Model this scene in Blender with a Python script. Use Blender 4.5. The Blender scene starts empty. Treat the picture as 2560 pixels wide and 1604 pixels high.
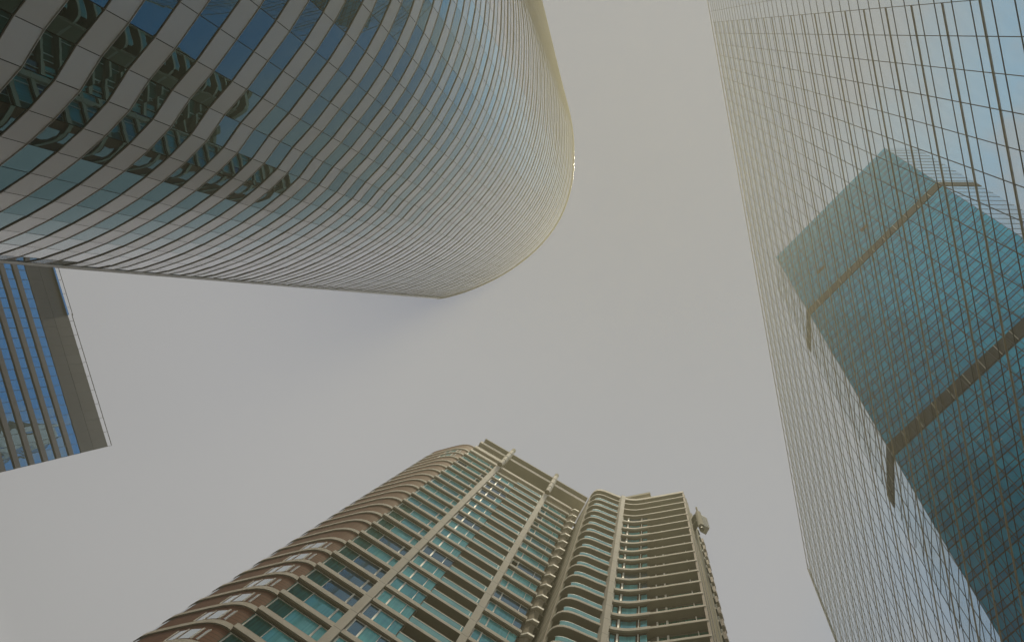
import bpy, math, random
import numpy as np
from mathutils import Vector, Matrix
random.seed(7)
sc = bpy.context.scene
col = sc.collection

# ------------------------------------------------------------------ camera
# axes: +x = right in the picture, +y = down in the picture, +z = zenith
F_PX, ZEN = 1700.0, (1621.0, 790.0)
def zenith_frame():
    z = Vector((ZEN[0]-1280, ZEN[1]-802, F_PX)).normalized()
    return z.rotation_difference(Vector((0, 0, 1))).to_matrix()
RM = zenith_frame()
cam = bpy.data.cameras.new('camera'); cob = bpy.data.objects.new('camera', cam); col.objects.link(cob)
cam.sensor_width = 36.0; cam.lens = 36.0*F_PX/2560.0; cam.clip_end = 6000; cam.clip_start = 0.1
rt, dn, fw = RM @ Vector((1, 0, 0)), RM @ Vector((0, 1, 0)), RM @ Vector((0, 0, 1))
m3 = Matrix((rt, -dn, -fw)).transposed()
CAMZ = 0.0     # heights below are measured from the camera; the ground lies at GZ
GZ = -1.65
cob.matrix_world = Matrix.Translation((0, 0, CAMZ)) @ m3.to_4x4()
sc.camera = cob

# ------------------------------------------------------------------ exposure, sun, sky
sc.view_settings.view_transform = 'Standard'; sc.view_settings.look = 'None'
sc.view_settings.gamma = 1.0; sc.view_settings.exposure = 0.0
sc.cycles.use_denoising = True
sc.cycles.max_bounces = 8; sc.cycles.transparent_max_bounces = 24; sc.cycles.volume_bounces = 0
sc.cycles.caustics_reflective = False; sc.cycles.caustics_refractive = False
sc.cycles.sample_clamp_indirect = 3.0

SUN_DIR = Vector((0.0, -0.19, 1.0)).normalized()          # towards the sun
sl = bpy.data.lights.new('sun', 'SUN'); sl.energy = 4.4; sl.angle = math.radians(7); sl.color = (1.0, 0.89, 0.64)
so = bpy.data.objects.new('sun', sl); col.objects.link(so)
so.rotation_euler = SUN_DIR.to_track_quat('Z', 'Y').to_euler()
SUN_EL = math.asin(SUN_DIR.z); SUN_AZ = math.atan2(SUN_DIR.x, SUN_DIR.y)

w = bpy.data.worlds.new("World"); sc.world = w; w.use_nodes = True
nt = w.node_tree; N = nt.nodes; L = nt.links
bg = N['Background']; bg.inputs['Strength'].default_value = 0.1
def nd(tree, typ, **kw):
    n = tree.nodes.new(typ)
    for k, v in kw.items(): setattr(n, k, v)
    return n
def math_n(tree, op, a, b=None, clamp=False):
    n = nd(tree, 'ShaderNodeMath', operation=op, use_clamp=clamp)
    for i, x in enumerate((a, b)):
        if x is None: continue
        if isinstance(x, (int, float)): n.inputs[i].default_value = x
        else: tree.links.new(x, n.inputs[i])
    return n.outputs[0]
def smooth(tree, x, a, b):
    n = nd(tree, 'ShaderNodeMapRange', interpolation_type='SMOOTHSTEP')
    tree.links.new(x, n.inputs[0]); n.inputs[1].default_value = a; n.inputs[2].default_value = b
    return n.outputs[0]
def mix_c(tree, f, a, b, mode='MIX'):
    n = nd(tree, 'ShaderNodeMix', data_type='RGBA', blend_type=mode)
    for s, x in ((0, f), (6, a), (7, b)):
        if isinstance(x, (int, float)): n.inputs[s].default_value = x
        elif isinstance(x, tuple): n.inputs[s].default_value = (*x, 1.0)
        else: tree.links.new(x, n.inputs[s])
    return n.outputs[2]
sky = nd(nt, 'ShaderNodeTexSky', sky_type='NISHITA'); sky.sun_disc = False
sky.sun_elevation = SUN_EL; sky.sun_rotation = SUN_AZ; sky.air_density = 1.0; sky.dust_density = 1.0
tc = nd(nt, 'ShaderNodeTexCoord'); sep = nd(nt, 'ShaderNodeSeparateXYZ'); L.new(tc.outputs['Generated'], sep.inputs[0])
zc = math_n(nt, 'MAXIMUM', sep.outputs[2], 0.05)
Xn = math_n(nt, 'DIVIDE', sep.outputs[0], zc); Yn = math_n(nt, 'DIVIDE', sep.outputs[1], zc)
cb = nd(nt, 'ShaderNodeCombineXYZ'); L.new(Xn, cb.inputs[0]); L.new(Yn, cb.inputs[1])
# overcast deck overhead, opening to blue sky on the +x side
ns = nd(nt, 'ShaderNodeTexNoise'); ns.inputs['Scale'].default_value = 2.6; ns.inputs['Detail'].default_value = 6; ns.inputs['Roughness'].default_value = 0.55
L.new(cb.outputs[0], ns.inputs['Vector'])
nb = math_n(nt, 'MULTIPLY', math_n(nt, 'SUBTRACT', ns.outputs[0], 0.5), 0.55)
side = math_n(nt, 'ADD', math_n(nt, 'ADD', Xn, math_n(nt, 'MULTIPLY', Yn, 0.04)), nb)
blue = smooth(nt, side, 0.22, 0.66)
puff = smooth(nt, ns.outputs[0], 0.53, 0.66)
blue = math_n(nt, 'MULTIPLY', blue, math_n(nt, 'SUBTRACT', 1.0, math_n(nt, 'MULTIPLY', puff, 0.75)))
ns2 = nd(nt, 'ShaderNodeTexNoise'); ns2.inputs['Scale'].default_value = 1.7; ns2.inputs['Detail'].default_value = 5
L.new(cb.outputs[0], ns2.inputs['Vector'])
cloud = mix_c(nt, ns2.outputs[0], (5.75, 5.8, 6.05), (6.2, 6.2, 6.45))
# cloud colour darkened round the sun to offset the glow of the haze
dt = nd(nt, 'ShaderNodeVectorMath', operation='DOT_PRODUCT'); L.new(tc.outputs['Generated'], dt.inputs[0]); dt.inputs[1].default_value = SUN_DIR
G_ = 0.62                                                   # same lobe as the haze
hg = math_n(nt, 'DIVIDE', 1-G_*G_, math_n(nt, 'POWER', math_n(nt, 'SUBTRACT', 1+G_*G_, math_n(nt, 'MULTIPLY', dt.outputs['Value'], 2*G_)), 1.5))
vs = nd(nt, 'ShaderNodeVectorMath', operation='SCALE'); vs.inputs[0].default_value = (0.487, 0.438, 0.315); L.new(hg, vs.inputs['Scale'])
cloud = mix_c(nt, 1.0, cloud, vs.outputs[0], 'SUBTRACT')
cloud = mix_c(nt, 1.0, cloud, (0.15, 0.15, 0.15), 'LIGHTEN')
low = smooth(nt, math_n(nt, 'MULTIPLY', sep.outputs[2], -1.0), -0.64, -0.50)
bl = mix_c(nt, 1.0, sky.outputs[0], (0.25, 1.35, 1.75), 'MULTIPLY')
final = mix_c(nt, blue, cloud, bl)
# bright low sky band added to light the walls, strongest on the street side
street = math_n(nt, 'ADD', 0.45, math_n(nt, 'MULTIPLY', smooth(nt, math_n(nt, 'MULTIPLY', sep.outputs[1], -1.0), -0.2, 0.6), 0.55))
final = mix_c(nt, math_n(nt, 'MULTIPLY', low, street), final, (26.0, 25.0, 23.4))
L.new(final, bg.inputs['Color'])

# ------------------------------------------------------------------ materials
def mat(name):
    m = bpy.data.materials.new(name); m.use_nodes = True
    return m, m.node_tree, m.node_tree.nodes['Principled BSDF']
def plain(name, c, rough=0.7, metal=0.0, var=0.15, scale=0.6, spec=0.3, joint=None, coat=0.0):
    """painted or stone surface with soft blotches, rain streaks and optional horizontal joints"""
    m, t, p = mat(name)
    g = nd(t, 'ShaderNodeNewGeometry')
    n1 = nd(t, 'ShaderNodeTexNoise'); n1.inputs['Scale'].default_value = scale; n1.inputs['Detail'].default_value = 5
    mp = nd(t, 'ShaderNodeMapping'); mp.inputs['Scale'].default_value = (1, 1, 0.35)
    t.links.new(g.outputs['Position'], mp.inputs[0]); t.links.new(mp.outputs[0], n1.inputs['Vector'])
    lo = tuple(x*(1-var) for x in c); hi = tuple(min(1, x*(1+var)) for x in c)
    cc = mix_c(t, n1.outputs[0], lo, hi)
    n2 = nd(t, 'ShaderNodeTexNoise'); n2.inputs['Scale'].default_value = 9; n2.inputs['Detail'].default_value = 3
    t.links.new(g.outputs['Position'], n2.inputs['Vector'])
    cc = mix_c(t, 0.12, cc, n2.outputs[0], 'OVERLAY')
    if joint:
        s = nd(t, 'ShaderNodeSeparateXYZ'); t.links.new(g.outputs['Position'], s.inputs[0])
        zz = math_n(t, 'FRACT', math_n(t, 'DIVIDE', math_n(t, 'SUBTRACT', s.outputs[2], joint[1]), joint[0]))
        ln = math_n(t, 'LESS_THAN', zz, joint[2])
        cc = mix_c(t, ln, cc, tuple(x*0.45 for x in c))
    t.links.new(cc, p.inputs['Base Color'])
    p.inputs['Roughness'].default_value = rough; p.inputs['Metallic'].default_value = metal
    p.inputs['Specular IOR Level'].default_value = spec
    if coat: p.inputs['Coat Weight'].default_value = coat; p.inputs['Coat Roughness'].default_value = 0.10; p.inputs['Coat IOR'].default_value = 2.0
    return m
def mirror_glass(name, base, tint, f0, rough=0.01, wave=0.0, wscale=0.3, steep=None, top=1.0):
    """dark coated glass: dark body under a tinted mirror coat, panes slightly wavy"""
    m, t, p = mat(name); t.nodes.remove(p); out = t.nodes['Material Output']
    d = nd(t, 'ShaderNodeBsdfDiffuse'); d.inputs[0].default_value = (*base, 1)
    gl = nd(t, 'ShaderNodeBsdfGlossy'); gl.inputs['Color'].default_value = (*tint, 1); gl.inputs['Roughness'].default_value = rough
    lw = nd(t, 'ShaderNodeLayerWeight'); lw.inputs[0].default_value = 0.5
    fac = math_n(t, 'ADD', f0, math_n(t, 'MULTIPLY', math_n(t, 'POWER', lw.outputs['Facing'], 2.4), 1-f0), True)
    if steep: fac = math_n(t, 'ADD', f0, math_n(t, 'MULTIPLY', smooth(t, lw.outputs['Facing'], *steep), top-f0), True)
    gw = nd(t, 'ShaderNodeBsdfGlossy'); gw.inputs['Roughness'].default_value = rough
    if wave:
        g = nd(t, 'ShaderNodeNewGeometry'); n1 = nd(t, 'ShaderNodeTexNoise'); n1.inputs['Scale'].default_value = wscale; n1.inputs['Detail'].default_value = 2
        t.links.new(g.outputs['Position'], n1.inputs['Vector'])
        b = nd(t, 'ShaderNodeBump'); b.inputs['Strength'].default_value = 1.0; b.inputs['Distance'].default_value = wave
        t.links.new(n1.outputs[0], b.inputs['Height'])
        for s in (gl, gw): t.links.new(b.outputs[0], s.inputs['Normal'])
    mx = nd(t, 'ShaderNodeMixShader'); t.links.new(fac, mx.inputs[0]); t.links.new(d.outputs[0], mx.inputs[1])
    # tinted face-on, neutral at grazing angles
    mg = nd(t, 'ShaderNodeMixShader'); t.links.new(smooth(t, lw.outputs['Facing'], *steep) if steep else math_n(t, 'POWER', lw.outputs['Facing'], 3.0), mg.inputs[0])
    t.links.new(gl.outputs[0], mg.inputs[1]); t.links.new(gw.outputs[0], mg.inputs[2])
    t.links.new(mg.outputs[0], mx.inputs[2]); t.links.new(mx.outputs[0], out.inputs[0])
    return m
def curtain_glass(name, c1, c2, f0, tint, blotch=0.5):
    """tinted pane with a hanging curtain close behind it"""
    m, t, p = mat(name); t.nodes.remove(p); out = t.nodes['Material Output']
    g = nd(t, 'ShaderNodeNewGeometry')
    mp = nd(t, 'ShaderNodeMapping'); mp.inputs['Scale'].default_value = (5.5, 5.5, 0.12)
    t.links.new(g.outputs['Position'], mp.inputs[0])
    n1 = nd(t, 'ShaderNodeTexNoise'); n1.inputs['Scale'].default_value = 1.0; n1.inputs['Detail'].default_value = 3
    t.links.new(mp.outputs[0], n1.inputs['Vector'])
    n2 = nd(t, 'ShaderNodeTexNoise'); n2.inputs['Scale'].default_value = 0.55; t.links.new(g.outputs['Position'], n2.inputs['Vector'])
    k = smooth(t, math_n(t, 'ADD', math_n(t, 'MULTIPLY', n1.outputs[0], 1-blotch), math_n(t, 'MULTIPLY', n2.outputs[0], blotch)), 0.36, 0.64)
    cc = mix_c(t, k, c1, c2)
    d = nd(t, 'ShaderNodeBsdfDiffuse'); t.links.new(cc, d.inputs[0])
    gl = nd(t, 'ShaderNodeBsdfGlossy'); gl.inputs['Color'].default_value = (*tint, 1); gl.inputs['Roughness'].default_value = 0.02
    lw = nd(t, 'ShaderNodeLayerWeight'); lw.inputs[0].default_value = 0.5
    fac = math_n(t, 'ADD', f0, math_n(t, 'MULTIPLY', math_n(t, 'POWER', lw.outputs['Facing'], 4.0), 0.8), True)
    mx = nd(t, 'ShaderNodeMixShader'); t.links.new(fac, mx.inputs[0]); t.links.new(d.outputs[0], mx.inputs[1]); t.links.new(gl.outputs[0], mx.inputs[2])
    t.links.new(mx.outputs[0], out.inputs[0])
    return m
def clear_glass(name, tint, refl, rtint=(0.9, 0.95, 1.0)):
    m, t, p = mat(name); t.nodes.remove(p); out = t.nodes['Material Output']
    tr = nd(t, 'ShaderNodeBsdfTransparent'); tr.inputs[0].default_value = (*tint, 1)
    gl = nd(t, 'ShaderNodeBsdfGlossy'); gl.inputs['Color'].default_value = (*rtint, 1); gl.inputs['Roughness'].default_value = 0.02
    mx = nd(t, 'ShaderNodeMixShader'); mx.inputs[0].default_value = refl
    t.links.new(tr.outputs[0], mx.inputs[1]); t.links.new(gl.outputs[0], mx.inputs[2]); t.links.new(mx.outputs[0], out.inputs[0])
    return m
def brick_mat(name):
    m, t, p = mat(name)
    g = nd(t, 'ShaderNodeNewGeometry'); s = nd(t, 'ShaderNodeSeparateXYZ'); t.links.new(g.outputs['Position'], s.inputs[0])
    n1 = nd(t, 'ShaderNodeTexNoise'); n1.inputs['Scale'].default_value = 0.8; n1.inputs['Detail'].default_value = 6
    t.links.new(g.outputs['Position'], n1.inputs['Vector'])
    cc = mix_c(t, n1.outputs[0], (0.115, 0.043, 0.024), (0.195, 0.08, 0.045))
    fr = math_n(t, 'FRACT', math_n(t, 'DIVIDE', s.outputs[2], 0.40))
    cc = mix_c(t, math_n(t, 'LESS_THAN', fr, 0.13), cc, (0.045, 0.02, 0.013))
    t.links.new(cc, p.inputs['Base Color']); p.inputs['Roughness'].default_value = 0.75; p.inputs['Specular IOR Level'].default_value = 0.25
    return m

ZK0, FH = 70.3, 3.2
M = dict(
    cream=plain('cream_render', (0.52, 0.48, 0.42), 0.8),
    beige=plain('pinkish_beige_render', (0.44, 0.37, 0.32), 0.8),
    column=plain('column_render', (0.48, 0.445, 0.395), 0.8, joint=(FH, ZK0, 0.02)),
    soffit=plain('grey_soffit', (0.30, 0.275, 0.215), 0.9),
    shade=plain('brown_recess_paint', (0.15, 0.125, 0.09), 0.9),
    dark=plain('dark_trim_and_shade', (0.035, 0.032, 0.025), 0.7),
    shaft=plain('taupe_shaft_wall', (0.26, 0.225, 0.17), 0.85),
    white=plain('white_frame', (0.76, 0.74, 0.68), 0.5),
    brick=brick_mat('brown_cladding_boards'),
    teal=curtain_glass('teal_curtained_glass', (0.075, 0.38, 0.43), (0.15, 0.56, 0.60), 0.16, (0.5, 0.95, 0.97)),
    teald=curtain_glass('deep_teal_curtained_glass', (0.035, 0.26, 0.33), (0.075, 0.39, 0.45), 0.2, (0.42, 0.88, 0.97)),
    tealb=curtain_glass('blue_reflecting_glass', (0.02, 0.07, 0.11), (0.035, 0.10, 0.15), 0.28, (0.35, 0.6, 0.8), 0.7),
    greeng=curtain_glass('dark_green_glass', (0.006, 0.055, 0.04), (0.02, 0.14, 0.11), 0.06, (0.5, 0.85, 0.75)),
    railg=curtain_glass('balcony_rail_glass', (0.10, 0.31, 0.33), (0.14, 0.40, 0.41), 0.24, (0.6, 0.9, 0.95), 0.8),
    skyg=mirror_glass('bright_reflecting_glass', (0.05, 0.07, 0.08), (0.85, 0.93, 0.95), 0.75),
    alu=mirror_glass('grey_aluminium_panel', (0.66, 0.635, 0.62), (0.85, 0.83, 0.81), 0.07, 0.22, 0.0, 0.3, (0.47, 0.82), 0.85),
    trim=plain('pale_metal_trim', (0.55, 0.53, 0.50), 0.65, 0.0, 0.05),
    gap=plain('black_joint', (0.012, 0.011, 0.010), 0.8, spec=0.1),
    cglass=mirror_glass('dark_blue_mirror_glass', (0.006, 0.010, 0.014), (0.38, 0.66, 0.72), 0.31, 0.006, 0.0014, 0.5, (0.52, 0.77)),
    stone=plain('grey_granite_panel', (0.055, 0.058, 0.066), 0.5, 0.0, 0.18, 0.25),
    pier=plain('brown_grey_band', (0.125, 0.118, 0.122), 0.5, 0.0, 0.1),
    lglass=mirror_glass('blue_mirror_glass', (0.008, 0.016, 0.02), (0.42, 0.66, 0.82), 0.62, 0.006, 0.05, 0.22),
    mull=plain('black_mullion_metal', (0.016, 0.016, 0.014), 0.45, 0.0, 0.1),
    fin=plain('bronze_fin_metal', (0.60, 0.50, 0.34), 0.4, 0.3, 0.1),
    lip=plain('pale_fin_edge', (0.52, 0.49, 0.42), 0.5),
    pane=clear_glass('pale_clear_glass', (0.85, 0.88, 0.87), 0.03),
    tglass=curtain_glass('petrol_blue_glass', (0.006, 0.36, 0.70), (0.014, 0.45, 0.80), 0.11, (0.10, 0.58, 0.85), 0.9),
    tspan=curtain_glass('dark_petrol_glass', (0.003, 0.24, 0.54), (0.008, 0.30, 0.62), 0.10, (0.08, 0.5, 0.8), 0.9),
    sglass=clear_glass('sky_side_glass', (0.84, 0.88, 0.89), 0.10),  # clear sides stand in for bright sky reflected in the glass
    louvre=plain('brown_louvre_metal', (0.022, 0.017, 0.010), 0.6, 0.0, 0.2),
    paving=plain('grey_paving', (0.085, 0.083, 0.08), 0.85, 0.0, 0.2, 0.3),
    asphalt=plain('asphalt', (0.05, 0.05, 0.05), 0.9, 0.0, 0.2, 0.5),
)

# ------------------------------------------------------------------ mesh helpers
class MB:
    def __init__(s): s.v, s.f, s.mi, s.ms = [], [], [], []
    def m(s, name):
        if name not in s.ms: s.ms.append(name)
        return s.ms.index(name)
    def poly(s, pts, mt):
        b = len(s.v); s.v += [tuple(p) for p in pts]; s.f.append(tuple(range(b, b+len(pts)))); s.mi.append(s.m(mt))
    def hexa(s, p, mt):
        """p: 8 corners, 0-3 bottom loop, 4-7 top loop"""
        b = len(s.v); s.v += [tuple(q) for q in p]; k = s.m(mt)
        for f in ((3, 2, 1, 0), (4, 5, 6, 7), (0, 1, 5, 4), (1, 2, 6, 5), (2, 3, 7, 6), (3, 0, 4, 7)):
            s.f.append(tuple(b+i for i in f)); s.mi.append(k)
    def prism(s, pl, z0, z1, mt, caps=True):
        n = len(pl); b = len(s.v); k = s.m(mt)
        s.v += [(x, y, z0) for x, y in pl] + [(x, y, z1) for x, y in pl]
        for i in range(n):
            j = (i+1) % n; s.f.append((b+i, b+j, b+n+j, b+n+i)); s.mi.append(k)
        if caps:
            s.f.append(tuple(b+i for i in reversed(range(n)))); s.mi.append(k)
            s.f.append(tuple(b+n+i for i in range(n))); s.mi.append(k)
    def band(s, out, inn, z0, z1, mt):
        """closed strip between two plan polylines of equal length"""
        for i in range(len(out)-1):
            a, b, c, d = out[i], out[i+1], inn[i+1], inn[i]
            q = [(*a, z0), (*b, z0), (*c, z0), (*d, z0), (*a, z1), (*b, z1), (*c, z1), (*d, z1)]
            bb = len(s.v); s.v += q; k = s.m(mt)
            fs = [(3, 2, 1, 0), (4, 5, 6, 7), (0, 1, 5, 4), (2, 3, 7, 6)]
            if i == 0: fs.append((3, 0, 4, 7))
            if i == len(out)-2: fs.append((1, 2, 6, 5))
            for f in fs: s.f.append(tuple(bb+x for x in f)); s.mi.append(k)
    def wall(s, path, z0, z1, mt):
        for a, b in zip(path, path[1:]): s.poly([(*a, z0), (*b, z0), (*b, z1), (*a, z1)], mt)
    def tube(s, p, q, r, mt, n=14, caps=True):
        p, q = Vector(p), Vector(q); d = (q-p).normalized()
        a = d.orthogonal().normalized(); c = d.cross(a)
        b = len(s.v); k = s.m(mt)
        for o in (p, q):
            for i in range(n):
                t = 2*math.pi*i/n; s.v.append(tuple(o + r*(math.cos(t)*a + math.sin(t)*c)))
        for i in range(n):
            j = (i+1) % n; s.f.append((b+i, b+j, b+n+j, b+n+i)); s.mi.append(k)
        if caps:
            s.f.append(tuple(b+i for i in reversed(range(n)))); s.mi.append(k)
            s.f.append(tuple(b+n+i for i in range(n))); s.mi.append(k)
    def build(s, name, parent=None, origin=None):
        me = bpy.data.meshes.new(name); o = origin
        if o is None: o = parent['_o'] if parent is not None else (0, 0, 0)
        o = tuple(o)
        me.from_pydata([(x-o[0], y-o[1], z-o[2]) for x, y, z in s.v], [], s.f)
        for nme in s.ms: me.materials.append(M[nme])
        me.polygons.foreach_set('material_index', s.mi); me.update()
        import bmesh
        bm = bmesh.new(); bm.from_mesh(me); bmesh.ops.recalc_face_normals(bm, faces=bm.faces[:]) if s.closed else None; bm.to_mesh(me); bm.free()
        ob = bpy.data.objects.new(name, me); col.objects.link(ob)
        if parent is not None:
            ob.parent = parent; ob['_o'] = o
            if parent.type == 'MESH': pass
        else: ob.location = o
        return ob
    closed = True
def thing(name, label, cat, loc, group=None):
    o = bpy.data.objects.new(name, None); col.objects.link(o); o.location = loc
    o['label'] = label; o['category'] = cat; o['_o'] = tuple(loc)
    if group: o['group'] = group
    return o
def struct(mb, name, kind='structure'):
    o = mb.build(name); o['kind'] = kind; return o
def offset(path, d):
    """shift a plan polyline sideways (to the left of its direction for d>0), mitred"""
    P = [Vector(p) for p in path]; out = []
    for i, p in enumerate(P):
        ns = []
        if i > 0: t = (p-P[i-1]).normalized(); ns.append(Vector((-t.y, t.x)))
        if i < len(P)-1: t = (P[i+1]-p).normalized(); ns.append(Vector((-t.y, t.x)))
        n = sum(ns, Vector((0, 0))).normalized(); k = 1/max(0.5, n.dot(ns[0]))
        out.append(tuple(p + n*d*k))
    return out
def spline(pts, step):
    """Catmull-Rom through pts, resampled at even spacing"""
    P = [Vector(p) for p in pts]; P = [P[0]*2-P[1]] + P + [P[-1]*2-P[-2]]; d = []
    for i in range(1, len(P)-2):
        for k in range(24):
            t = k/24; a, b, c, e = P[i-1], P[i], P[i+1], P[i+2]
            d.append(0.5*((2*b)+(c-a)*t+(2*a-5*b+4*c-e)*t*t+(3*b-a-3*c+e)*t**3))
    d.append(P[-2]); s = [0.0]
    for a, b in zip(d, d[1:]): s.append(s[-1]+(b-a).length)
    n = max(2, round(s[-1]/step)); xs = np.linspace(0, s[-1], n+1)
    X = np.interp(xs, s, [q[0] for q in d]); Y = np.interp(xs, s, [q[1] for q in d])
    return list(zip(X.tolist(), Y.tolist()))

# ------------------------------------------------------------------ ground
g = MB(); g.prism([(-600, -600), (600, -600), (600, 600), (-600, 600)], GZ-0.5, GZ, 'paving'); struct(g, 'ground')
g = MB(); g.poly([(-14, -590, GZ+.004), (8, -590, GZ+.004), (10, 14, GZ+.004), (-12, 8, GZ+.004)], 'asphalt'); g.closed = False; struct(g, 'road')

# ------------------------------------------------------------------ curved office tower (upper left)
CT = thing('office_tower', 'rounded office tower with alternating grey metal bands and dark mirror glass bands', 'tower', (-45, -40, GZ))
CH = 170.7
roof_pts = [(-54.21, -4.64), (-51.85, -4.97), (-45.12, -6.91), (-37.06, -10.5), (-30.28, -15.0), (-25.14, -19.97), (-21.52, -25.45),
            (-19.25, -31.99), (-18.48, -38.98), (-18.98, -48.08), (-22.0, -60.6), (-26.65, -79.97), (-33.5, -108)]
CP = spline(roof_pts, 2.62)
AZ = [185, 188, 192, 199, 202.5, 206.3, 210, 214, 225, 300]; FC = [1.0, 1.009, 1.018, 1.038, 1.05, 1.074, 1.078, 1.086, 1.09, 1.09]
def cpt(i, h):
    x, y = CP[i]; az = math.degrees(math.atan2(y, x)) % 360
    f = float(np.interp(az, AZ, FC)); k = 1 + (f-1)*min(1.0, max(0.0, (CH-h)/(CH-36)))
    return Vector((x*k, y*k, h))
NC = len(CP)
def cnorm(i, h):
    t = cpt(i+1, h)-cpt(i, h); t.z = 0; t.normalize(); return Vector((-t.y, t.x, 0)) * CSGN
CSGN = 1.0
_n = cnorm(3, 60); CSGN = 1.0 if _n.dot(Vector((1, 1, 0))) > 0 else -1.0
def crow(mb, z0, z1, out, mt, tilt=0.0, inset=0.028):
    for i in range(NC-1):
        n = cnorm(i, z0); e = (cpt(i+1, z0)-cpt(i, z0)).normalized(); q = e*inset
        t0 = out + random.uniform(-tilt, tilt); t1 = out + random.uniform(-tilt, tilt); t2 = out + random.uniform(-tilt, tilt)
        mb.poly([cpt(i, z0)+n*t0+q, cpt(i+1, z0)+n*t1-q, cpt(i+1, z1)+n*(t1+t2-t0)-q, cpt(i, z1)+n*t2+q], mt)
def cledge(mb, z, o0, o1, th, mt):
    for i in range(NC-1):
        n = cnorm(i, z); nl = cnorm(max(0, i-1), z); nr = cnorm(min(NC-2, i+1), z)
        na = (n+nl).normalized(); nb_ = (n+nr).normalized()
        a, b = cpt(i, z), cpt(i+1, z); up = Vector((0, 0, th))
        mb.hexa([a+na*o0, b+nb_*o0, b+nb_*o1, a+na*o1, a+na*o0+up, b+nb_*o0+up, b+nb_*o1+up, a+na*o1+up], mt)
core = MB()
BACK = [(-40, -108), (-33, -62), (-32.5, -40), (-38, -24), (-47, -14.5), (-54.3, -9.0)]
def ring(h): return [((cpt(i, h)-cnorm(min(i, NC-2), h)*0.10)[:]) for i in range(NC)] + [(*q, h) for q in BACK]
nn = NC+6
rings = [ring(h) for h in np.linspace(GZ, CH-0.02, 24)]
for a, b in zip(rings, rings[1:]):
    for i in range(nn):
        j = (i+1) % nn; core.poly([a[i], a[j], b[j], b[i]], 'gap')
core.poly(rings[-1], 'gap'); core.closed = False
core.build('core_wall', CT)
h0, CFH = 49.97, 4.0
for k in range(-10, 31):
    zb = h0 + CFH*k; zt = min(zb+1.84, CH)
    mb = MB(); mb.closed = False
    crow(mb, zb+0.06, zt-0.02, 0.02, 'alu', 0.006); cledge(mb, zb, -0.09, 0.085, 0.045, 'trim')
    mb.build('metal_band', CT)
    zg0, zg1 = zb+1.84, min(zb+4.0, CH)
    if zg1-zg0 > 0.6:
        mb = MB(); mb.closed = False
        crow(mb, zg0+0.05, zg1-0.02, 0.0, 'cglass', 0.010); cledge(mb, zg0, -0.09, 0.075, 0.04, 'trim')
        mb.build('window_band', CT)
mb = MB(); cledge(mb, CH, -0.5, 0.22, 0.25, 'alu'); mb.build('roof_edge', CT)
mb = MB(); n = cnorm(0, 60); e = (cpt(1, 60)-cpt(0, 60)).normalized()
p_ = [cpt(0, 0)-e*.05-n*.3, cpt(0, 0)-e*.05+n*.07, cpt(0, 0)+e*.9+n*.07, cpt(0, 0)+e*.9-n*.3]
mb.prism([(q.x, q.y) for q in p_], GZ, CH+.1, 'trim'); mb.build('corner_strip', CT)
# end return at the sharp west corner
mb = MB(); mb.closed = False
a0, a1 = cpt(0, GZ), cpt(0, CH)
mb.poly([a0+Vector((0, 0.1, 0)), Vector((-54.5, -9.0, GZ)), Vector((-54.5, -9.0, CH)), a1+Vector((0, 0.1, 0))], 'alu'); mb.build('end_wall', CT)

# ------------------------------------------------------------------ apartment tower (bottom)
U = Vector((.883, .469)).normalized(); NV = Vector((U.y, -U.x)); DA = 34.0
def A(u, v): p = U*u + NV*(v-DA); return (p.x, p.y)
def AP(path): return [A(*p) for p in path]
def abox(mb, u0, u1, v0, v1, z0, z1, mt): mb.prism([A(u0, v0), A(u1, v0), A(u1, v1), A(u0, v1)], z0, z1, mt)
def zk(k): return ZK0 + FH*k
AT = thing('apartment_tower', 'tall cream apartment tower with teal windows, rounded balconies and brown clad corner', 'apartment building', (*A(0, -8), GZ))
K0, K1 = -14, 12
Apath = [(-15.55, -.40), (-16.1, -.36), (-16.6, -.44), (-17.1, -.62), (-17.6, -.90), (-18.35, -1.47), (-19.5, -2.55), (-20.6, -3.62), (-21.4, -4.4), (-21.9, -4.98),
         (-22.25, -5.62), (-22.45, -6.35), (-22.5, -7.3), (-22.45, -9.5), (-22.3, -14)]
Aw = AP(Apath); Ain = lambda d: offset(Aw, -d)
# check the inside direction: inner points must lie farther from the camera
_t = offset(Aw, 1.0); ASG = 1.0 if Vector(_t[6]).length > Vector(Aw[6]).length else -1.0
Aoff = lambda d: offset(Aw, ASG*d)                        # d>0 = into the building
# core
mb = MB()
Acore = [tuple(p) for p in Aoff(0.45)]
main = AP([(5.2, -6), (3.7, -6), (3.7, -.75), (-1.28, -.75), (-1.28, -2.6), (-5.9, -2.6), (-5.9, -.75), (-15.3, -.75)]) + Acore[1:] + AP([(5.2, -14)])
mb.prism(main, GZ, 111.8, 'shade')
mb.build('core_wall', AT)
mb = MB(); mb.band(Aoff(0.11), Aoff(0.42), GZ, 116.0, 'brick'); mb.build('clad_wall', AT)
def profile(mb, path, din, z, hi=0.54, up=0.26):
    """moulded spandrel following a plan path; din(d) = path set back by d"""
    mb.band(din(0.0), din(0.5), z, z+hi, 'cream')
    mb.band(din(0.13), din(0.5), z+hi, z+hi+up, 'beige')
    mb.band(din(0.15), din(0.5), z-0.09, z, 'shaft')
    mb.band(din(0.33), din(0.5), z-0.17, z-0.09, 'dark')  # dark colour painted in for the shade under the spandrel
def straight(u0, u1, v=0.0):
    return lambda d: AP([(u0, v-d), (u1, v-d)])
GL = ['teal', 'teal', 'teald', 'teal', 'tealb', 'teald']
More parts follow.
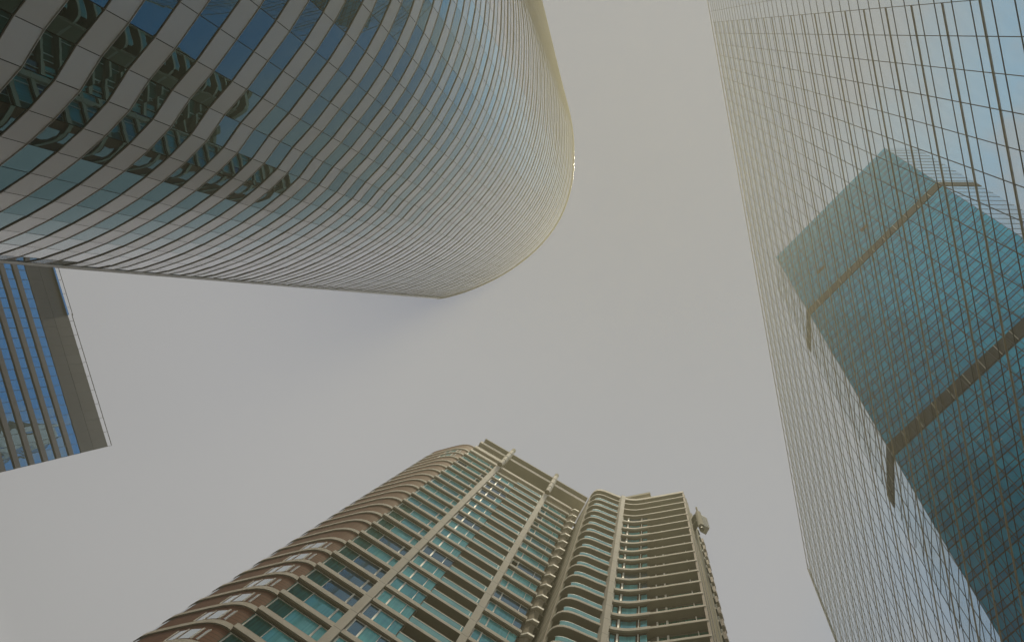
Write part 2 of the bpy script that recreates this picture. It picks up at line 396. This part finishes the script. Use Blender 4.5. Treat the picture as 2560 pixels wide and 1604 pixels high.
def window(u0, u1, cuts, z0, z1, vg, posts, parent, mats=None, wide=None):
    """one bay of glazing: panes + frame posts"""
    w_ = MB(); base = random.choice(GL)
    es = [u0] + list(cuts) + [u1]
    for i, (a, b) in enumerate(zip(es, es[1:])):
        mt = mats[i] if mats else (base if random.random() < .8 else random.choice(GL))
        t = random.uniform(-.004, .004)
        w_.poly([(*A(a, vg), z0), (*A(b, vg+t), z0), (*A(b, vg+t), z1), (*A(a, vg), z1)], mt)
    w_.closed = False
    o = w_.build('window', parent)
    f_ = MB()
    for a, wd, th, mt in posts: abox(f_, a-wd/2, a+wd/2, vg-.02, vg+th, z0, z1, mt)
    abox(f_, u0, u1, vg-.02, vg+.05, z0, z0+.07, 'dark'); abox(f_, u0, u1, vg-.02, vg+.06, z1-.06, z1, 'white')
    f_.build('frame', o)
    return o
for k in range(K0, K1+2):
    z = zk(k)
    if k >= 13: break
    top = z+FH-0.17
    # left bay
    mb = MB(); profile(mb, None, straight(-15.7, -10.4), z); mb.build('spandrel', AT)
    mb = MB(); profile(mb, None, straight(-9.62, -5.9), z)
    mb.build('spandrel', AT)
    mb = MB(); profile(mb, None, straight(-.5, 3.87), z); mb.build('spandrel', AT)
    if k <= 12:
        mts = ['greeng', random.choice(['teal', 'tealb', 'teald']), None]
        mts[2] = mts[1]
        if k >= 3: mts = None
        window(-15.66, -10.42, (-13.8, -11.25), z+.80, top, -.42, [(-15.5, .1, .06, 'white'), (-13.8, .07, .08, 'white'), (-11.25, .16, .1, 'white'), (-10.47, .08, .06, 'white')], AT, mts)
    if k <= 11:
        window(-9.6, -5.95, (-8.45, -6.9), z+.80, top, -.30, [(-9.5, .16, .06, 'white'), (-8.43, .16, .1, 'white'), (-6.9, .07, .08, 'white'), (-5.97, .05, .05, 'dark')], AT)
        window(-.5, 3.68, (.42, 2.75), z+.80, top, -.42, [(-.42, .16, .06, 'white'), (.42, .16, .1, 'white'), (2.75, .07, .08, 'white'), (3.66, .05, .05, 'dark')], AT)
        # box return of the middle bay and of the right bay
    # balcony between bay and second column
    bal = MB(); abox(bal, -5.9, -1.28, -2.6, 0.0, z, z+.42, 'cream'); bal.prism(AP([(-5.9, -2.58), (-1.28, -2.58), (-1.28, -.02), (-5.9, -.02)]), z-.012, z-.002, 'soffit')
    bo = bal.build('balcony', AT)
    r_ = MB(); r_.poly([(*A(-5.85, -.10), z+.50), (*A(-1.3, -.10), z+.50), (*A(-1.3, -.10), z+1.48), (*A(-5.85, -.10), z+1.48)], 'railg')
    abox(r_, -5.87, -1.29, -.13, -.06, z+1.48, z+1.54, 'white'); abox(r_, -5.87, -1.29, -.13, -.05, z+.44, z+.50, 'white')
    abox(r_, -1.52, -1.47, -.12, -.05, z+.5, z+1.5, 'white'); r_.build('railing', bo)
    # dark door glass at the back of the balcony
    d_ = MB(); d_.poly([(*A(-5.6, -2.57), z+.45), (*A(-2.0, -2.57), z+.45), (*A(-2.0, -2.57), z+2.9), (*A(-5.6, -2.57), z+2.9)], 'greeng'); d_.closed = False; d_.build('balcony_door', bo)
# side cheeks of bays, one long piece each
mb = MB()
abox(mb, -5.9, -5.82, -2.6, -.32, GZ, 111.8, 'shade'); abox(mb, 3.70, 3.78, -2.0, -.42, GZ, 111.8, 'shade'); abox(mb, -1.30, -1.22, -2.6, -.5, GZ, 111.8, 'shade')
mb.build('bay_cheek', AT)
# a few top-hung sashes standing open
for u0, u1, k in ((-.36, .36, 3), (-.36, .36, 8), (-11.15, -10.5, 9), (-.36, .36, -4)):
    z = zk(k); mb = MB()
    p = [(u0, -.38, z+2.75), (u1, -.38, z+2.75), (u1, .12, z+1.35), (u0, .12, z+1.35)]
    q = [Vector((*A(u, v), h)) for u, v, h in p]; o_ = Vector((NV.x, NV.y, .35)).normalized()*.05
    mb.hexa([*q, *[x+o_ for x in q]], 'white')
    so_ = mb.build('open_sash', AT)
    c = sum(q, Vector())/4; mb = MB(); mb.closed = False
    for sg in (-1, 1): mb.poly([c+(x-c)*.82+o_*(.5+sg*.56) for x in q], 'skyg')
    mb.build('pane', so_)
# upper ledges of the left bay, double-height void, roof slabs
for zb, zt in ((111.9, 112.9), (114.75, 116.1)):
    mb = MB(); abox(mb, -15.6, -9.62, -.5, 0, zb, zt, 'cream'); mb.build('ledge', AT)
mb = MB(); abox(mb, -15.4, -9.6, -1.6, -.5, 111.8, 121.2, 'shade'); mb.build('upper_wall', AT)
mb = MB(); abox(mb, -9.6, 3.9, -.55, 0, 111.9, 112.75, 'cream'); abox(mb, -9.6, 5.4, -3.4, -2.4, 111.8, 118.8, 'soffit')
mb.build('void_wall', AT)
mb = MB(); abox(mb, -15.6, 5.8, -6, .10, 118.75, 119.85, 'cream'); mb.prism(AP([(-9.5, -5.9), (5.7, -5.9), (5.7, .0), (-9.5, .0)]), 118.73, 118.745, 'soffit'); mb.build('roof_slab', AT)
mb = MB(); abox(mb, -15.2, 5.7, -6, -.55, 119.85, 121.2, 'soffit'); abox(mb, -15.3, 5.85, -7, .45, 121.2, 121.42, 'soffit'); abox(mb, -15.3, 5.85, -6.9, .46, 121.42, 121.52, 'cream'); mb.build('roof_canopy', AT)
for u0, u1 in ((-10.4, -9.63), (-1.27, -.51)):
    mb = MB(); abox(mb, u0, u1, -2.5, .12, GZ, 112.1, 'column'); abox(mb, u0+.05, u1-.05, -2.4, -.2, 112.1, 118.7, 'shaft'); mb.build('column', AT)
    uc = (u0+u1)/2+.05
    mb = MB(); mb.tube((*A(uc, .42), 111.9), (*A(uc, .42), 124.0), .40, 'cream', 20)
    mb.tube((*A(uc, .42), 111.86), (*A(uc, .42), 111.9), .41, 'shade', 20)
    for zz in (114.6, 117.0, 119.9): mb.tube((*A(uc, .42), zz), (*A(uc, .42), zz+.16), .43, 'dark', 20)
    mb.tube((*A(uc, .42), 122.3), (*A(uc, .42), 124.02), .405, 'soffit', 20)
    abox(mb, uc+.22, uc+.5, -.1, .4, 113, 121.0, 'soffit')
    mb.build('roof_mast', AT)
# cream string courses round the clad corner, windows in the cladding
for k in range(K0, 14):
    z = zk(k)
    mb = MB(); mb.band(Aw, Aoff(.3), z+.02, z+.58, 'cream'); mb.band(Aoff(.09), Aoff(.3), z-.05, z+.02, 'shaft')
    mb.build('string_course', AT)
    def pathseg(u0, u1, d):
        P = spline(Aoff(d), .18); us = [Vector(p).dot(U) for p in P]
        return [p for p, uu in zip(P, us) if u0 <= uu <= u1]
    def padd(mb, u0, u1, d, z0, z1, mt):
        s = pathseg(min(u0, u1), max(u0, u1), d)
        if len(s) > 1: mb.wall(s, z0, z1, mt)
    if k <= -3 or k in (11, 12):
        w_ = MB(); w_.closed = False
        for a, b, mt in ((-18.95, -18.3, 'skyg'), (-18.2, -17.3, 'skyg'), (-17.12, -16.75, 'skyg')): padd(w_, a, b, .098, z+.9, z+2.35, mt if k <= 0 else 'greeng')
        wo = w_.build('window', AT)
        f_ = MB()
        s = pathseg(-19.05, -16.65, .0)
        s1, s2 = pathseg(-19.05, -16.65, .16), None
        for uu, wd in ((-19.0, .09), (-18.25, .07), (-17.2, .12), (-16.7, .07)):
            s = pathseg(uu-.2, uu+.2, .09)
            if s:
                c = Vector(s[len(s)//2]); f_ = MB(); f_.prism([tuple(c+Vector(q)*wd) for q in ((-.5, -.5), (.5, -.5), (.5, .5), (-.5, .5))], z+.85, z+2.4, 'white'); f_.build('mullion', wo)
    # window wrapping the far rounded corner
    w_ = MB(); w_.closed = False
    P = spline(Aoff(.095), .25); seg = [p for p in P if -6.9 < Vector(p).dot(NV)+DA < -4.55]
    w_.wall(seg, z+.85, z+2.65, 'skyg'); w_.wall([p for p in spline(Aoff(.098), .25) if -9.5 < Vector(p).dot(NV)+DA < -4.4], z+2.65, z+3.08, 'dark')
    w_.build('window', AT)
mb = MB(); mb.band(Aoff(.05), Aoff(.5), 115.7, 116.1, 'brick'); mb.build('parapet_cap', AT)
# service shaft with chevron ledges in the notch
mb = MB(); mb.prism(AP([(3.87, -5), (3.87, -.62), (4.38, -.1), (4.95, -.08), (4.95, -5)]), GZ, 113.6, 'shaft'); mb.build('service_shaft', AT)
mb = MB(); abox(mb, 4.95, 5.75, -5, -3.4, GZ, 113, 'shade'); mb.build('notch_wall', AT)
for k in range(K0, 14):
    z = zk(k)+.05
    mb = MB(); mb.prism(AP([(3.9, -.9), (3.88, -.30), (4.42, .26), (5.16, .30), (5.16, -.25), (4.5, -.9)]), z, z+.34, 'white'); mb.build('shaft_ledge', AT)
    mb = MB(); abox(mb, 4.95, 5.72, -2.2, -1.7, z-.4, z-.1, 'shaft'); mb.build('tie_beam', AT)
# right wing with rounded balconies
Fp = [(5.7, -2.0), (5.71, 2.4), (5.74, 3.1), (5.80, 3.6), (5.95, 4.05), (6.25, 4.45), (6.75, 4.76), (7.3, 4.93), (7.95, 5.04), (9.08, 5.2), (10.0, 5.36), (10.7, 5.5), (11.4, 5.75), (12.0, 6.03), (12.55, 6.35),
      (13.35, 6.98), (14.33, 7.82), (15.42, 8.76), (16.74, 9.93), (18.36, 11.35)]
Fw = AP(Fp); _t = offset(Fw, 1.0); FSG = 1.0 if Vector(_t[10]).length > Vector(Fw[10]).length else -1.0
Foff = lambda d: offset(Fw, FSG*d)
def fcut(d, u0, u1):
    P = spline(Foff(d), .22); return [p for p in P if u0 <= Vector(p).dot(U) <= u1]
wing = thing('x', 'x', 'x', (0, 0, 0)) if False else AT
FC_in = AP([(7.9, 2.6), (9.4, 2.85), (10.6, 3.2), (11.9, 3.9), (13.0, 4.75), (14.2, 5.9), (14.85, 7.14), (18.95, 10.73), (23.2, 5.4), (14, -10), (5.8, -10), (5.8, -2), (7.7, 1.4)])
mb = MB(); mb.prism(FC_in, GZ, 113.6, 'shade'); mb.build('wing_wall', AT)
mb = MB(); abox(mb, 5.72, 5.98, -2, 3.2, GZ, 112.5, 'soffit'); abox(mb, 5.66, 5.74, 2.9, 3.1, GZ, 112.6, 'beige'); mb.build('wing_cheek', AT)
mb = MB(); mb.prism(AP([(10.02, 5.0), (10.62, 5.1), (10.72, 5.98), (10.12, 5.9)]), GZ, 113.8, 'column'); mb.build('column', AT)
for k in range(K0, 14):
    z = 69.5 + FH*k
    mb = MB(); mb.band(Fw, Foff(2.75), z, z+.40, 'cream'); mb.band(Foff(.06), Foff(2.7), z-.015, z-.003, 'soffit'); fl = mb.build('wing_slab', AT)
    if k <= 12:
        r_ = MB(); s = fcut(.1, 6.25, 9.98); si = fcut(.14, 6.25, 9.98)
        r_.wall(s, z+.46, z+1.42, 'railg'); n_ = min(len(s), len(si)); r_.band(s[:n_], si[:n_], z+1.42, z+1.48, 'white'); r_.closed = False
        r_.build('railing', fl)
    if k <= 10:
        mb = MB()
        for d0, za, zb, mt in ((-.03, z-.05, z+.50, 'cream'), (.1, z+.50, z+.78, 'beige'), (.16, z-.13, z-.05, 'shaft'), (.32, z-.22, z-.13, 'dark')):  # the lowest strips are coloured dark as soffit shade
            a, b = fcut(d0, 10.7, 14.4), fcut(.55, 10.7, 14.4); n_ = 18
            f = lambda s: spline(s, max(.01, sum((Vector(q)-Vector(p)).length for p, q in zip(s, s[1:]))/n_))[:n_]
            mb.band(f(a), f(b), za, zb, mt)
        mb.build('spandrel', AT)
        w_ = MB(); w_.closed = False; base = random.choice(GL)
        for a, b in ((11.05, 11.75), (11.86, 13.45), (13.5, 14.25)): w_.wall(fcut(.45, a, b), z+.78, z+FH-.22, base if random.random() < .8 else random.choice(GL))
        wo = w_.build('window', AT); f_ = MB()
        for uu, wd in ((10.9, .22), (11.8, .2), (13.47, .1)):
            s = fcut(.36, uu-.25, uu+.25); c = Vector(s[len(s)//2]); f_ = MB(); f_.prism([tuple(c+Vector(q)*wd) for q in ((-.5, -.5), (.5, -.5), (.5, .5), (-.5, .5))], z+.78, z+FH-.22, 'white'); f_.build('mullion', wo)
    # doors at the back of the straight balconies
    w_ = MB(); w_.closed = False
    def back(u0, u1, d, z0, z1, mt):
        # back wall runs from (14.4,5.9) to (18.6,9.45)
        a, b = Vector((14.85, 7.14)), Vector((18.95, 10.73)); t = (b-a).normalized(); nrm = Vector((-t.y, t.x)); q = lambda s: a+t*s+nrm*d
        w_.poly([(*A(*q(u0)), z0), (*A(*q(u1)), z0), (*A(*q(u1)), z1), (*A(*q(u0)), z1)], mt)
    back(.5, 1.3, .03, z+.5, z+2.7, 'greeng'); back(1.5, 4.2, .03, z+.5, z+2.7, 'greeng'); back(4.3, 5.3, .03, z+.5, z+2.7, 'greeng')
    wo = w_.build('window', AT); f_ = MB()
    for s_, wd in ((.42, .16), (1.4, .2), (4.25, .1)):
        a, b = Vector((14.85, 7.14)), Vector((18.95, 10.73)); t = (b-a).normalized(); nrm = Vector((-t.y, t.x))
        c = [a+t*(s_-wd/2)+nrm*.02, a+t*(s_+wd/2)+nrm*.02, a+t*(s_+wd/2)+nrm*.16, a+t*(s_-wd/2)+nrm*.16]
        f_ = MB(); f_.prism([A(*q) for q in c], z+.45, z+2.8, 'white'); f_.build('mullion', wo)
mb = MB(); mb.band(Fw, Foff(3.4), 113.7, 114.6, 'cream'); mb.band(Foff(.06), Foff(3.3), 113.68, 113.695, 'soffit')
mb.prism(FC_in, 113.72, 114.3, 'soffit'); mb.build('wing_roof', AT)
mb = MB(); mb.prism(AP([(10.9, 4.6), (14.3, 7.7), (14.85, 7.1), (12.5, 1), (9, 1)]), 117.2, 118.2, 'soffit'); mb.prism(AP([(11.4, 3.6), (13.6, 5.4), (13.2, 2), (10.5, 2)]), 114.2, 117.3, 'shade'); mb.build('roof_block', AT)
# narrow side wall of the wing with fins and louvre strip
s0, s1 = Vector((18.36, 11.35)), Vector((24.2, 6.3)); st = (s1-s0).normalized(); sn = Vector((-st.y, st.x))
if sn.x < 0: sn = -sn
def sbox(mb, a, b, o0, o1, z0, z1, mt):
    q = [s0+st*a+sn*o0, s0+st*b+sn*o0, s0+st*b+sn*o1, s0+st*a+sn*o1]; mb.prism([A(*p) for p in q], z0, z1, mt)
mb = MB(); sbox(mb, .05, 2.5, -.22, 0, GZ, 113.68, 'beige'); sbox(mb, 2.5, 7.6, -1.4, .10, GZ, 110.6, 'soffit'); mb.build('side_wall', AT)
mb = MB()
for a, b, o, mt in ((.35, .5, .06, 'dark'), (1.0, 1.15, .1, 'soffit'), (1.7, 1.85, .06, 'dark'), (2.7, 2.9, .2, 'soffit'), (3.4, 3.55, .13, 'dark'), (4.1, 4.3, .22, 'soffit')): sbox(mb, a, b, -.1, o, GZ, 110.5 if a > 2.4 else 113.5, mt)
mb.build('side_rib', AT)
for k in range(K0, 13):
    mb = MB(); z = 69.5+FH*k
    sbox(mb, 4.6, 5.4, 0, .30, z, z+.5, 'louvre'); sbox(mb, 4.6, 5.4, 0, .16, z+.5, z+2.2, 'dark')
    mb.build('louvre_bay', AT)
    mb = MB(); sbox(mb, 6.6, 7.6, 0, .42, z+.2, z+1.9, 'beige'); mb.build('side_bay', AT)

# small pale slatted unit hung on the right edge
GU = thing('maintenance_cradle', 'small pale slatted equipment cradle hung high on right edge of apartment tower', 'equipment', (*A(20.9, 10.6), 99.8))
mb = MB(); c = Vector((20.75, 11.0))
def gbox(mb, u0, u1, v0, v1, z0, z1, mt): abox(mb, c.x+u0, c.x+u1, c.y+v0, c.y+v1, z0, z1, mt)
mb = MB(); mb.tube((*A(20.35, 11.3), 98.8), (*A(20.35, 11.3), 105.4), .42, 'soffit'); mb.tube((*A(20.35, 11.3), 105.4), (*A(20.2, 11.4), 108.0), .14, 'soffit'); mb.build('drum', GU)
mb = MB(); gbox(mb, .05, 1.0, -.75, .35, 100.4, 105.6, 'white'); mb.build('slatted_box', GU)
for i in range(6):
    mb = MB(); gbox(mb, .03, 1.02, .34, .40, 100.8+.8*i, 100.95+.8*i, 'shaft'); mb.build('slat', GU)
mb = MB(); mb.tube((*A(20.35, 11.3), 97.6), (*A(20.35, 11.3), 98.8), .28, 'louvre'); mb.build('nozzle', GU)
for z_ in (101, 104):
    mb = MB(); abox(mb, 19.7, 20.4, 9.6, 11.2, z_, z_+.4, 'dark'); mb.build('bracket', GU)

# ------------------------------------------------------------------ left office block
LD = Vector((.33113, .94359)); LN = Vector((.94359, -.33113)); LS = 1.2; LDist = 92.6*LS; LH = 100.0*LS
LT = thing('office_block', 'office block with grey stone parapet, brown bands and blue mirror glass at left edge', 'office building', (*(LD*-40-LN*(LDist+8)), GZ))
def Lp(t, o): q = LD*t + LN*(o-LDist); return (q.x, q.y)
def lbox(mb, t0, t1, o0, o1, z0, z1, mt): mb.prism([Lp(t0, o0), Lp(t1, o0), Lp(t1, o1), Lp(t0, o1)], z0, z1, mt)
TE, T0 = -9.05*LS, -80.0
mb = MB(); mb.prism([Lp(T0, -.25), Lp(TE-.02, -.25), Lp(TE-14, -22), Lp(T0, -22)], GZ, LH-.1, 'stone'); mb.build('core_wall', LT)
pt0 = 1.020*LDist
mb = MB(); mb.closed = True
ts = list(np.arange(TE, T0, -1.66*LS)) + [T0]
for z0, z1 in ((pt0+.02, pt0+2.55*LS), (pt0+2.6*LS, LH)):
    for a, b in zip(ts, ts[1:]): lbox(mb, b+.012, a-.012, -.3, 0, z0, z1, 'stone')
mb.build('parapet', LT)
pitch = .0254*LDist
for k in range(0, 34):
    zt = pt0 - pitch*k; zg = zt-1.52*LS; zb = zt-pitch
    if zb < 2: break
    mb = MB(); mb.closed = False
    for a, b in zip(ts, ts[1:]):
        r1, r2, r3 = [random.uniform(-.012, .012) for _ in range(3)]
        mb.poly([(*Lp(a-.02, -.12+r1), zg), (*Lp(b+.02, -.12+r2), zg), (*Lp(b+.02, -.12+r2+r3-r1), zt), (*Lp(a-.02, -.12+r3), zt)], 'lglass')
    wo = mb.build('window_band', LT)
    mb = MB()
    for a in ts[:-1]: lbox(mb, a-.025, a+.025, -.12, -.03, zg, zt, 'mull')
    lbox(mb, T0, TE-.03, -.115, -.05, zg, zg+.05, 'mull'); mb.build('window_frame', wo)
    mb = MB(); lbox(mb, T0, TE, -.3, .12, zb, zg, 'pier'); mb.build('spandrel', LT)
mb = MB()
for a in np.arange(TE, -76, -3.0): lbox(mb, a-.03, a+.03, .0, .5, LH-.15, LH-.09, 'mull'); lbox(mb, a-.03, a+.03, .44, .5, LH-.15, LH+.5, 'mull')
lbox(mb, -39.4, TE, .42, .52, LH+.46, LH+.54, 'mull'); lbox(mb, -78, -39.0, .62, .70, LH+.46, LH+.54, 'mull')
mb.build('roof_rail', LT)
mb = MB(); lbox(mb, -78, -39.2, .004, .50, LH-.62, LH-.2, 'lglass'); mb.build('glass_edge', LT)

# ------------------------------------------------------------------ glass tower with slanted mullions (right)
RB = Vector((.167, .986)).normalized(); RN = Vector((RB.y, -RB.x)); RS = 0.5; RD = 37.56*RS; RH = 243.0*RS; SH = -.42
def Rp(s, o, h):
    u = s + SH*(h-RH); q = RN*(RD-o) + RB*u; return Vector((q.x, q.y, h))         # o>0 = towards the street
S0, S1 = -125.0*RS, 92.3*RS
RT = thing('glass_tower', 'tall pale glass curtain wall tower with dark slanted mullions and bronze floor fins at right', 'tower', (*(RN*(RD+10)), GZ))
def rbar(mb, sa, sb, o0, o1, h0_, h1_, mt):
    mb.hexa([Rp(sa, o0, h0_), Rp(sb, o0, h0_), Rp(sb, o1, h0_), Rp(sa, o1, h0_), Rp(sa, o0, h1_), Rp(sb, o0, h1_), Rp(sb, o1, h1_), Rp(sa, o1, h1_)], mt)
FP = 7.58*RS
GK = [76.6*RS+FP*k for k in range(-9, 22)]
SF = -95.8*RS
for gk in GK:
    if gk < 4: continue
    mb = MB(); mb.hexa([Rp(SF, .02, gk-.05), Rp(S1, .02, gk-.05), Rp(S1, .06, gk-.005), Rp(SF, .06, gk-.005), Rp(SF, .02, gk-.02), Rp(S1, .02, gk-.02), Rp(S1, .06, gk+.02), Rp(SF, .06, gk+.02)], 'fin'); rbar(mb, SF, S1, .057, .07, gk-.01, gk+.03, 'lip'); rbar(mb, SF, S1, 0.0, .02, gk-.10, gk-.06, 'lip')
    mb.build('floor_fin', RT)
    for dz in (1.9*RS, -1.98*RS):
        mb = MB(); rbar(mb, S0, S1, -.02, .016, gk+dz-.03, gk+dz+.03, 'mull'); mb.build('transom', RT)
    mb = MB(); mb.closed = False
    hh0, hh1 = gk-FP/2, min(gk+FP/2, RH-.1)
    for j in range(58):
        sa, sb = (-125.9+3.78*j)*RS, (-125.9+3.78*(j+1))*RS
        mb.poly([Rp(max(sa, S0), -.06, hh0), Rp(min(sb, S1), -.06, hh0), Rp(min(sb, S1), -.06, hh1), Rp(max(sa, S0), -.06, hh1)], 'pane')
    mb.build('glass_band', RT)
for j in range(-8, 49):
    s = (-92.0+3.78*j)*RS
    if s > S1-.5 or s < S0: continue
    mb = MB(); o1 = .03 if j % 2 == 0 else .018
    rbar(mb, s-.02, s+.02, -.02, o1, GZ, RH, 'mull'); mb.build('mullion', RT)
mb = MB(); rbar(mb, S0, S1, -.10, .0, RH-.05, RH, 'lip'); mb.build('roof_edge', RT)
mb = MB(); rbar(mb, S1, S1+.08, -.3, .04, GZ, RH, 'lip'); mb.build('corner_post', RT)

# ------------------------------------------------------------------ glass tower reflected in the right facade, built solid behind clear panes
WX, H2 = Vector((-.0643, -.5099)), 260.0*RS
TL, TR = Vector((45.22, -21.23))*RS, Vector((81.13, -58.88))*RS; LL, RR = TL+Vector((.2, 11.0))*RS, TR+Vector((10.2, .5))*RS
BT = thing('reflected_glass_tower', 'mirror image of a petrol blue glass tower with dark louvre bands, built solid behind the pale curtain wall', 'tower', (37, 30, GZ))
def Bq(p, h): q = p + WX*(h-H2); return Vector((q.x, q.y, h))
def bwall(mb, a, b, z0, z1, mt, o=0.0):
    t = (b-a).normalized(); n = Vector((t.y, -t.x))
    if n.dot(-(a+b)) < 0: n = -n
    a2, b2 = a+n*o, b+n*o; mb.poly([Bq(a2, z0), Bq(b2, z0), Bq(b2, z1), Bq(a2, z1)], mt)
def bbar(mb, a, b, z0, z1, mt, o1=.03):
    t = (b-a).normalized(); n = Vector((t.y, -t.x))
    if n.dot(-(a+b)) < 0: n = -n
    p = [a-n*.05, b-n*.05, b+n*o1, a+n*o1]; mb.hexa([Bq(q, z0) for q in p]+[Bq(q, z1) for q in p], mt)
LV = [(218.7*RS, 221.9*RS), (159.3*RS, 162.7*RS)]
pit = 3.36*RS
mb = MB(); mb.closed = False
bwall(mb, LL, TL, GZ, H2, 'sglass'); bwall(mb, TR, RR, GZ, H2, 'sglass'); mb.build('side_wall', BT)
nfl = int((H2-10)/pit)
for k in range(nfl):
    zt = H2-pit*k; zb = zt-pit
    mb = MB(); mb.closed = False
    m_ = 15
    for i in range(m_):
        a, b = TL.lerp(TR, i/m_), TL.lerp(TR, (i+1)/m_)
        bwall(mb, a, b, zb+.57, zt, 'tglass'); bwall(mb, a, b, zb, zb+.57, 'tspan' if random.random() < .6 else 'tglass')
    o = mb.build('glass_band', BT)
    mb = MB(); bbar(mb, TL, TR, zb-.05, zb+.05, 'mull'); bbar(mb, TL, TR, zb+.55, zb+.60, 'mull')
    bbar(mb, LL, TL, zb-.018, zb+.018, 'mull', .01); bbar(mb, TR, RR, zb-.018, zb+.018, 'mull', .01)
    mb.build('transom', BT)
mb = MB()
for i in range(31):
    p = TL.lerp(TR, i/30); t = (TR-TL).normalized(); bbar(mb, p-t*.022, p+t*.022, 10, H2, 'mull', .032)
mb.build('mullion_grid', BT)
for z0, z1 in LV:
    mb = MB()
    for a, b in ((LL, TL), (TL, TR), (TR, RR)): bbar(mb, a, b, z0, z1, 'louvre', .10)
    for i in range(13):
        p = TL.lerp(TR, i/12); t = (TR-TL).normalized(); bbar(mb, p-t*.05, p+t*.05, z0, z1, 'lip', .13)
    for i in range(1, 4):
        p = LL.lerp(TL, i/4); t = (TL-LL).normalized(); bbar(mb, p-t*.025, p+t*.025, z0, z1, 'lip', .13)
    mb.build('louvre_band', BT)
for _ in range(16):                                         # strip lights seen behind the glass
    f = random.uniform(.25, .95); k = random.randint(18, 34); z = H2-pit*k-.35
    a, b = TL.lerp(TR, f), TL.lerp(TR, f+random.uniform(.015, .03)); mb = MB(); bbar(mb, a, b, z, z+.04, 'white', .012); mb.build('ceiling_light', BT)
mb = MB()
for f, z in ((.17, 232*RS), (.52, 231.5*RS)):
    mb = MB(); a, b = TL.lerp(TR, f), TL.lerp(TR, f+.06); bbar(mb, a, b, z, z+.75, 'louvre', .06); mb.build('vent', BT)

# ------------------------------------------------------------------ haze
hz = MB(); hz.prism([(-640, -640), (640, -640), (640, 640), (-640, 640)], GZ-1.5, 178, 'cream'); ho = struct(hz, 'haze', 'stuff')
hm = bpy.data.materials.new('haze_air'); hm.use_nodes = True; t = hm.node_tree
t.nodes.remove(t.nodes['Principled BSDF']); pv = nd(t, 'ShaderNodeVolumePrincipled')
pv.inputs['Color'].default_value = (0.30, 0.292, 0.225, 1); pv.inputs['Density'].default_value = 0.0027; pv.inputs['Anisotropy'].default_value = 0.62
t.links.new(pv.outputs[0], t.nodes['Material Output'].inputs['Volume'])
ho.data.materials.clear(); ho.data.materials.append(hm)

for o in bpy.data.objects:
    if '_o' in o: del o['_o']
